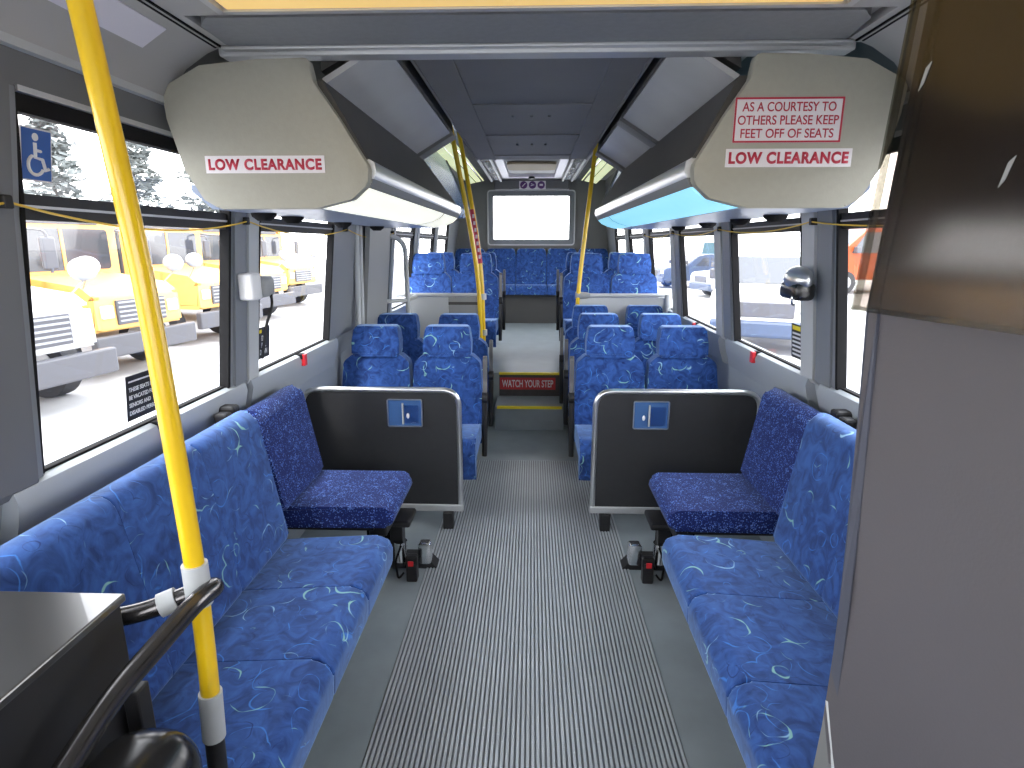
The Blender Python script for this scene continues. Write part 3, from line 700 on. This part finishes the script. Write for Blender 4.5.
# ------------------------------------------------------------------ partitions
def partition(s):
    nm='left' if s<0 else 'right'
    xa,xb=(.382,1.215) if s<0 else (.342,1.19)
    t=thing('partition','black textured partition with silver rim behind the %s fold-up seat'%nm,'partition',(0,2.98,0))
    z0,z1=.14,.79
    out=rpoly([(s*xa,z0),(s*xa,z1),(s*xb,z1),(s*xb,z0)],[.0,.09,.09,0],8)
    bm=bmesh.new(); prism(bm,out,ident,-.008,.012); link('panel',bm,'black_tex',t)
    # rim tube along three sides
    bm=bmesh.new(); q=[(u,0.0,v) for u,v in out]
    tube(bm,[(s*xa,0,z0-.02)]+q[0:]+[(s*xb,0,z0-.02)],.0155,10); link('rim',bm,'alu',t,smooth=True)
    bm=bmesh.new(); BX(bm,s*(xa-.016),s*(xb+.016),-.018,.02,z0-.035,z0+.004,.004); link('bottom_rail',bm,'alu_dull',t)
    for x in (xa+.07,xb-.15):
        bm=bmesh.new(); BX(bm,s*x-.028,s*x+.028,-.03,.04,0,z0-.035,.008); link('foot',bm,'black_plastic',t)
    hx=-.667 if s<0 else .630
    h=thing('card_holder','clear blue card holder mounted on the %s black partition'%nm,'card holder',(hx,2.98-.012,.668))
    link('back_plate',box(-.092,.092,-.004,-.001,-.075,.075,.002),'holder_blue',h)
    bm=bmesh.new(); frame(bm,-.094,.094,-.077,.077,.006,-.010,-.004,.012); link('raised_edge',bm,'alu',h)
    link('pocket',box(-.010,.075,-.016,-.006,-.055,.045,.004),'clear_plastic',h)
    link('divider',box(-.014,-.006,-.017,-.004,-.06,.055,.001),'light_grey',h)
    bm=bmesh.new(); bmesh.ops.create_uvsphere(bm,u_segments=12,v_segments=8,radius=1,matrix=Matrix.Translation((.018 if s<0 else -.040,-.018,-.012))@Matrix.Diagonal((.008,.003,.015,1))); link('drop_hole',bm,'white',h,smooth=True)
partition(-1); partition(1)
# ------------------------------------------------------------------ double seats
def lean(u,v,t,z0=.42,k=.20): return (u,t+(v-z0)*k,v)
def make_seat(aisle,label,group,loc):
    """aisle=+1: aisle on +x side"""
    t=thing('double_seat',label,'seat',loc,0,group)
    for c in (-.226,.226):
        # backrest outline
        w=.220
        o=rpoly([(c-w,.40),(c-w-.002,.60),(c-w+.012,.815),(c-.155,.858),(c+.155,.858),(c+w-.012,.815),(c+w+.002,.60),(c+w,.40)],[.03,.1,.05,.03,.03,.05,.1,.03],5)
        bm=bmesh.new(); prism(bm,o,lambda u,v,tt:lean(u,v,tt-.135),0,.10,.030,4); b=link('backrest',bm,'swirl',t,smooth=True)
        o=rpoly([(c-.150,.850),(c-.152,.94),(c-.136,1.037),(c+.136,1.037),(c+.152,.94),(c+.150,.850)],[.02,.05,.022,.022,.05,.02],5)
        bm=bmesh.new(); prism(bm,o,lambda u,v,tt:lean(u,v,tt-.140),-.012,.095,.020,4); link('headrest',bm,'swirl',t,smooth=True)
        o=rpoly([(-.545,.225),(-.565,.40),(-.52,.462),(-.35,.455),(-.10,.43),(-.08,.34),(-.47,.34),(-.49,.22)],[.02,.05,.05,.05,.03,.03,.02,.01],4)
        bm=bmesh.new(); prism(bm,o,lambda u,v,tt:(tt,u,v),c-.218,c+.218,.026,4); link('seat_cushion',bm,'swirl',t,smooth=True)
    bm=bmesh.new(); BX(bm,-.42,.42,-.48,-.06,.26,.335,.008); link('seat_frame',bm,'black_plastic',t)
    for yy in (-.42,-.16):
        bm=bmesh.new(); BX(bm,-.03,.03,yy,yy+.05,0,.27,.004); link('leg',bm,'black_plastic',t)
    a=aisle
    # side frame arm along the back + folded armrest
    bm=bmesh.new()
    tube(bm,[(a*.462,-.13,.22),(a*.464,-.12,.44),(a*.466,-.105,.60)],[.016,.02,.018],8); link('side_arm',bm,'black_plastic',t,smooth=True)
    bm=bmesh.new(); cyl(bm,(a*.467,-.105,.60),(1,0,0),.036,.034,18); link('pivot_hub',bm,'black_plastic',t,smooth=True)
    bm=bmesh.new(); o=rpoly([(-.118,.60),(-.100,.70),(-.098,.84),(-.080,.865),(-.050,.85),(-.055,.72),(-.078,.60)],.014,4)
    prism(bm,o,lambda u,v,tt:(a*tt,u,v),.454,.480,.008,3); link('armrest',bm,'arm',t,smooth=True)
    return t
L1=make_seat(1,'double blue seat directly behind the left black partition','seats left of the aisle on the lower floor',(-.755,3.66,0))
R1=make_seat(-1,'double blue seat directly behind the right black partition','seats right of the aisle on the lower floor',(.722,3.67,0))
dup(L1,(-.76,4.29,0),'double blue seat in second row left of the aisle, in front of the yellow poles')
dup(R1,(.725,4.345,0),'double blue seat in second row right of the aisle, between first and third rows')
dup(R1,(.722,4.95,0),'double blue seat right of the aisle, just in front of the grey railing panel')
dup(L1,(-.76,5.70,Z2),'double blue seat on the raised floor, left of the aisle behind the white rail','seats left of the aisle on the raised floor')
dup(R1,(.745,5.70,Z2),'double blue seat on the raised floor, right of the aisle behind the white rail','seats right of the aisle on the raised floor')
dup(L1,(-.76,6.42,Z2),'double blue seat left on the raised floor, mostly hidden behind the front raised pair','seats left of the aisle on the raised floor')
dup(R1,(.745,6.42,Z2),'double blue seat right on the raised floor, mostly hidden behind the front raised pair','seats right of the aisle on the raised floor')
# rear bench
t=thing('rear_bench','five place blue bench across the back wall under the rear window','bench',(0,0,0))
cs=[-.90,-.45,0,.45,.90]
for c in cs:
    c2=c-.008
    o=rpoly([(c2-.222,.90),(c2-.222,1.36),(c2-.20,1.475),(c2+.20,1.475),(c2+.222,1.36),(c2+.222,.90)],[.02,.05,.05,.05,.05,.02],4)
    bm=bmesh.new(); prism(bm,o,lambda u,v,tt:(u,tt+8.68+(v-.95)*.18,v),0,.11,.03,4); link('backrest',bm,'swirl',t,smooth=True)
    o=rpoly([(8.40,.83),(8.39,.93),(8.43,.975),(8.72,.96),(8.74,.85)],[.02,.04,.04,.02,.02],4)
    bm=bmesh.new(); prism(bm,o,lambda u,v,tt:(tt,u,v),c2-.222,c2+.222,.02,3); link('seat_cushion',bm,'swirl',t,smooth=True)
link('bench_base',box(-1.14,1.14,8.53,8.93,Z2,.845),'rack_dark',t)
# ------------------------------------------------------------------ railings on the platform edge
def railing(s):
    nm='left' if s<0 else 'right'
    t=thing('railing','white rail with grey modesty panel at the %s edge of the raised floor'%nm,'railing')
    y=5.10; xa,xb=(.42,1.19) if s<0 else (.375,1.215); zr=1.112
    bm=bmesh.new(); tube(bm,[(s*xa,y-.03,zr),(s*xb,y-.03,zr)],.017,12); link('rail_tube',bm,'light_grey',t,smooth=True)
    bm=bmesh.new(); BX(bm,s*(xa+.01),s*(xb-.02),y-.022,y-.008,Z2-.01 if 0 else .30,zr-.02,.003) if s>0 else BX(bm,-1.06,-.72,y-.022,y-.008,.30,zr-.02,.003)
    link('modesty_panel',bm,'light_grey',t)
    if s<0:
        link('modesty_insert',box(-.72,-.44,y-.020,y-.006,.30,zr-.02),'grey_plastic',t)
        link('panel_stripe',box(-.72,-.44,y-.026,y-.020,zr-.085,zr-.06),'rack_dark',t)
        bm=bmesh.new(); tube(bm,bend([(-1.14,4.62,1.62),(-1.02,4.80,1.56),(-1.02,4.82,1.1),(-1.02,4.82,.70)],.10),.02,12); pl=link('grab_bar',bm,'light_grey',t,smooth=True)
        bm=bmesh.new(); tube(bm,[(-1.17,4.7,1.09),(-1.02,4.82,1.09),(-1.0,5.09,1.10)],.017,10); link('rail_return',bm,'light_grey',t,smooth=True)
    else:
        bm=bmesh.new(); tube(bm,[(1.165,y-.03,zr+.01),(1.165,y-.03,zr-.09),(1.155,y-.03,zr-.12),(1.155,y-.03,.3)],[.032,.03,.016,.016],12); link('rail_post',bm,'light_grey',t,smooth=True)
        bm=bmesh.new(); tube(bm,[(.375,y-.03,zr),(.40,y-.03,zr),(.47,y-.03,zr),(.50,y-.03,zr)],[.03,.032,.026,.018],12); link('rail_clamp',bm,'grey_plastic',t,smooth=True)
railing(-1); railing(1)
def pole(label,pts,collars=()):
    t=thing('grab_pole',label,'pole'); bm=bmesh.new(); pp=bend(pts,.25,8); tube(bm,pp,.018,14); link('pole',bm,'yellow',t,smooth=True)
    for c in collars:
        bm=bmesh.new(); cyl(bm,c,(0,0,1),.025,.05,14); link('clamp_collar',bm,'light_grey',t,smooth=True)
    return t
pole('yellow grab pole left of the aisle, the one nearer the front of the bus',[(-.605,4.50,2.43),(-.50,4.72,1.75),(-.425,4.78,1.25),(-.405,4.78,0)])
pb=pole('yellow grab pole with a red warning strip at the left raised floor edge',[(-.60,5.06,2.43),(-.50,5.06,1.85),(-.425,5.06,1.32),(-.405,5.06,0.0)],[(-.413,5.06,1.10),(-.409,5.06,.79)])
bm=bmesh.new(); tube(bm,[(-.503,5.056,1.82),(-.478,5.056,1.66),(-.452,5.056,1.48),(-.437,5.056,1.38)],.0195,14); link('warning_strip',bm,'sign_red',pb,smooth=True)
bm=bmesh.new()
for k in range(7):
    z=1.42+k*.055; x=-.443-(z-1.42)*.145; BX(bm,x-.006,x+.010,5.034,5.038,z,z+.03)
link('strip_lettering',bm,'sign_white',pb)
pole('yellow grab pole right of the aisle at the raised floor edge',[(.52,5.06,2.43),(.47,5.06,1.9),(.40,5.06,1.2),(.355,5.06,0)])
# ------------------------------------------------------------------ exterior
G=-.80
gr=tag(link('parking_lot',box(-80,80,-60,90,G-.2,G),'asphalt'),'pale sunlit asphalt parking lot around the bus','parking lot'); 
gr['kind']='structure'; del gr['label']; del gr['category']; gr.name='ground'
def wheel(bm,x,y,r,w,mi_t,mi_h):
    cyl(bm,(x,y,r),(0,1,0),r,w,24,mi_t); cyl(bm,(x,y,r),(0,1,0),r*.55,w+.02,16,mi_h)
def school_bus(label,x,y,rz,detail=True):
    """front at local +x=0, body toward -x; right side = -y"""
    t=thing('school_bus',label,'bus',(x,y,G),rz,None)
    bm=bmesh.new()
    body=rpoly([(-1.2,.75),(-1.2,2.75),(-1.0,3.05),(1.0,3.05),(1.2,2.75),(1.2,.75)],[.02,.15,.25,.25,.15,.02],5)
    prism(bm,body,lambda u,v,tt:(tt,u,v),-10.5,-1.55); link('body',bm,'bus_yellow',t,smooth=True)
    bm=bmesh.new(); hood=rpoly([(0,.85),(-.02,1.45),(-.25,1.62),(-1.56,1.80),(-1.56,.85)],[.05,.1,.1,.01,.01],4)
    prism(bm,hood,lambda u,v,tt:(u,tt,v),-.95,.95,.10,3); link('hood',bm,'ext_white' if 'white' in label else 'bus_yellow',t,smooth=True)
    bm=bmesh.new(); BX(bm,0,.14,-1.15,1.15,.42,.80,.03); link('bumper',bm,'ext_dark',t)
    bm=bmesh.new(); BX(bm,-.01,.03,-.55,.55,.95,1.38,.01); g=link('grille',bm,'ext_dark',t)
    bm=bmesh.new()
    for k in range(5): BX(bm,.03,.045,-.52,.52,1.0+k*.08,1.03+k*.08)
    link('grille_bars',bm,'silver',g)
    for s in (-1,1):
        bm=bmesh.new(); BX(bm,-.02,.04,s*.62,s*.86,1.08,1.30,.02); link('headlight',bm,'ext_white',t)
        bm=bmesh.new(); BX(bm,-.12,-.02,s*.82,s*.93,1.36,1.46,.01); link('turn_signal',bm,'orange',t)
    bm=bmesh.new(); prism(bm,rpoly([(-1.0,1.86),(-1.0,2.62),(1.0,2.62),(1.0,1.86)],.08),lambda u,v,tt:(tt,u,v),-1.56,-1.535); link('windshield',bm,'ext_glass',t)
    link('windshield_post',box(-1.536,-1.52,-.03,.03,1.86,2.62),'bus_yellow',t)
    link('destination_board',box(-1.56,-1.52,-.8,.8,2.70,2.92,.01),'ext_dark',t)
    # right side: door + windows
    link('entrance_door',box(-2.45,-1.70,-1.215,-1.19,.80,2.68,.01),'ext_dark',t)
    bm=bmesh.new(); BX(bm,-2.40,-2.10,-1.23,-1.21,.95,2.6); BX(bm,-2.05,-1.75,-1.23,-1.21,.95,2.6); link('door_glass',bm,'ext_glass',t)
    for sd in (-1,1):
        for k in range(9):
            xx=-3.4-k*.78; bm=bmesh.new(); BX(bm,xx,xx+.64,sd*1.19,sd*1.212,1.85,2.55,.01); link('side_window',bm,'ext_glass',t)
        bm=bmesh.new()
        for z in (.95,1.30,1.72): BX(bm,-10.4,-2.5,sd*1.19,sd*1.225,z,z+.05)
        link('rub_rail',bm,'ext_dark',t)
        for px in (-1.0,-7.8):
            bm=bmesh.new(); wheel(bm,px,sd*1.0,.48,.28,0,1); link('wheel',bm,'',t,mats=['tyre','ext_white'])
        bm=bmesh.new(); tube(bm,bend([(-1.5,sd*1.15,2.6),(-1.0,sd*1.35,2.55),(-1.0,sd*1.35,1.9)],.1),.02,6); BX(bm,-1.06,-.98,sd*1.24,sd*1.48,1.95,2.45,.03); link('side_mirror',bm,'ext_dark',t)
        bm=bmesh.new(); tube(bm,[(-.35,sd*.85,1.5),(-.05,sd*.95,1.82)],.015,6)
        bmesh.ops.create_uvsphere(bm,u_segments=16,v_segments=10,radius=1,matrix=Matrix.Translation((-.03,sd*.95,1.98))@Matrix.Diagonal((.12,.24,.17,1))); link('crossview_mirror',bm,'silver',t,smooth=True)
    for s in (-1,1):
        bm=bmesh.new(); cyl(bm,(-1.52,s*.95,2.82),(1,0,0),.09,.08,14); link('warning_lamp',bm,'orange',t)
    return t
school_bus('white hooded bus at the left edge of the big left window',-6.7,7.6,math.radians(-8))
school_bus('yellow school bus seen left of the front pole through the big window',-7.2,10.6,math.radians(-10))
school_bus('yellow school bus seen right of the front pole through the big window',-7.5,14.3,math.radians(-10))
school_bus('yellow school bus seen in the left part of the second left window',-8.2,18.3,math.radians(-10))
school_bus('yellow school bus seen in the right part of the second left window',-8.8,22.6,math.radians(-10))
def van(label,x,y,rz,col,kind='van',cat='van'):
    t=thing({'van':'passenger_van','suv':'sport_utility_car','truck':'box_truck'}[kind],label,cat,(x,y,G),rz)
    W=.98
    if kind=='van': o=[(0,.45),(0.02,1.05),(-.10,1.18),(-.75,1.32),(-1.55,2.05),(-1.9,2.15),(-5.2,2.15),(-5.35,2.0),(-5.4,.45)]
    elif kind=='suv': o=[(0,.40),(0.0,.95),(-.12,1.08),(-1.25,1.18),(-1.95,1.72),(-2.4,1.80),(-4.3,1.78),(-4.75,1.15),(-4.8,.42)]
    else: o=[(0,.5),(0,1.5),(-.3,2.5),(-1.7,2.6),(-1.75,3.3),(-7,3.3),(-7,.6)]; W=1.15
    bm=bmesh.new(); prism(bm,rpoly(o,.08,4),lambda u,v,tt:(u,tt,v),-W,W,.06,3); link('body',bm,col,t,smooth=True)
    if kind=='van': ws=[(-.80,1.34),(-1.52,2.0),(-1.62,2.0),(-.95,1.34)]; sw=[(-1.05,-1.95),(-2.05,-3.2),(-3.3,-4.3),(-4.4,-5.2)]; zz=(1.28,1.92)
    elif kind=='suv': ws=[(-1.27,1.2),(-1.92,1.69),(-2.05,1.69),(-1.4,1.2)]; sw=[(-1.75,-2.5),(-2.6,-3.4),(-3.5,-4.3)]; zz=(1.18,1.62)
    else: ws=[(.015,1.55),(-.28,2.42),(-.4,2.42),(-.1,1.55)]; sw=[(-.5,-1.4)]; zz=(1.6,2.35)
    bm=bmesh.new(); prism(bm,ws,lambda u,v,tt:(u+.02,tt,v+.01),-W+.12,W-.12); link('windshield',bm,'ext_glass' if kind!='truck' else 'ext_teal',t)
    for sd in (-1,1):
        for a,b in sw:
            bm=bmesh.new(); 
            oo=[(a,zz[0]),(a-(.42 if a==sw[0][0] else 0),zz[1]),(b,zz[1]),(b,zz[0])]
            prism(bm,rpoly(oo,.03,2),lambda u,v,tt:(u,tt*sd,v),W-.02,W+.008); link('side_window',bm,'ext_glass',t)
        for px in (-.95,o[-1][0]+1.15):
            bm=bmesh.new(); wheel(bm,px,sd*(W-.12),.36,.26,0,1); link('wheel',bm,'',t,mats=['tyre','silver'])
        bm=bmesh.new(); BX(bm,-.02,.04,sd*(W-.42),sd*(W-.1),.78,.95,.02); link('headlight',bm,'ext_white',t)
        bm=bmesh.new(); BX(bm,-1.25,-1.10,sd*(W),sd*(W+.2),1.28,1.48,.03); link('side_mirror',bm,'ext_dark',t)
    bm=bmesh.new(); BX(bm,-.06,.08,-W+.02,W-.02,.32,.62,.05); link('bumper',bm,'ext_blue' if kind=='suv' else 'ext_dark',t)
    bm=bmesh.new(); BX(bm,-.02,.03,-.5,.5,.68,.95,.02); link('grille',bm,'ext_dark',t)
    return t
van('orange van parked outside, seen just left of the barrier edge',13.3,30.0,math.radians(186),'van_orange','van').scale=(1.5,1.5,1.5)
van('white sport utility car with dark bumper outside the right window',4.95,12.6,math.radians(246),'ext_white','suv','car').scale=(1.15,1.15,1.2)
van('silver car low in the third right window, counted from the barrier',7.6,27.0,math.radians(192),'silver','suv','car')
van('white box truck with dark windshield above the silver car in the third right window',11.6,38.0,math.radians(228),'ext_white','truck','truck')
van('blue-grey car outside the right window nearest the right end of the white rail',6.9,33.0,math.radians(190),'ext_blue','suv','car')
def conifer(label,x,y,h):
    t=thing('conifer_tree',label,'tree',(x,y,G))
    bm=bmesh.new(); tube(bm,[(0,0,0),(0,0,h*.9)],[.22,.03],8); link('trunk',bm,'bark',t,smooth=True)
    bm=bmesh.new()
    for k in range(4200):
        u=random.random()**.8; z=h*(.12+.88*u); R=(1-u)*h*.27*(.75+.25*math.sin(u*40))+.1
        a=random.random()*2*PI; r=R*math.sqrt(random.random()); c=Vector((r*math.cos(a),r*math.sin(a),z-r*.25)); sz=.22+random.random()*.4
        d=[Vector((random.uniform(-1,1),random.uniform(-1,1),random.uniform(-.5,.4)))*sz for _ in range(3)]
        bm.faces.new([bm.verts.new(c+q) for q in d])
    link('foliage',bm,'leaf',t)
conifer('tall conifer beyond the buses, left of the front pole in the upper window',-31.5,39.5,13)
conifer('tall conifer beyond the buses, just right of the front pole in the upper window',-30,45.5,13.5)
conifer('tall conifer at the right end of the upper left window, beside the rack end',-27.5,51.5,15)
# ------------------------------------------------------------------ light
w=bpy.data.worlds.new('world'); S.world=w; w.use_nodes=True; nt=w.node_tree; bg=nt.nodes['Background']
tc=N(nt,'ShaderNodeTexCoord'); sx=N(nt,'ShaderNodeSeparateXYZ'); nt.links.new(tc.outputs['Generated'],sx.inputs[0])
r=N(nt,'ShaderNodeValToRGB'); nt.links.new(sx.outputs[2],r.inputs['Fac'])
r.color_ramp.elements[0].position=0; r.color_ramp.elements[0].color=(.98,.98,1,1); r.color_ramp.elements[1].position=.7; r.color_ramp.elements[1].color=(.90,.94,1,1)
nt.links.new(r.outputs['Color'],bg.inputs['Color']); bg.inputs['Strength'].default_value=6.5
sun=bpy.data.lights.new('sun','SUN'); sun.energy=5; sun.angle=math.radians(8); sun.color=(1,.96,.9)
so=bpy.data.objects.new('sun',sun); COL.objects.link(so); so.rotation_euler=(math.radians(32),math.radians(-14),0)
S.view_settings.view_transform='Standard'; S.view_settings.look='None'; S.view_settings.gamma=1; S.view_settings.use_curve_mapping=False
S.view_settings.exposure=.30
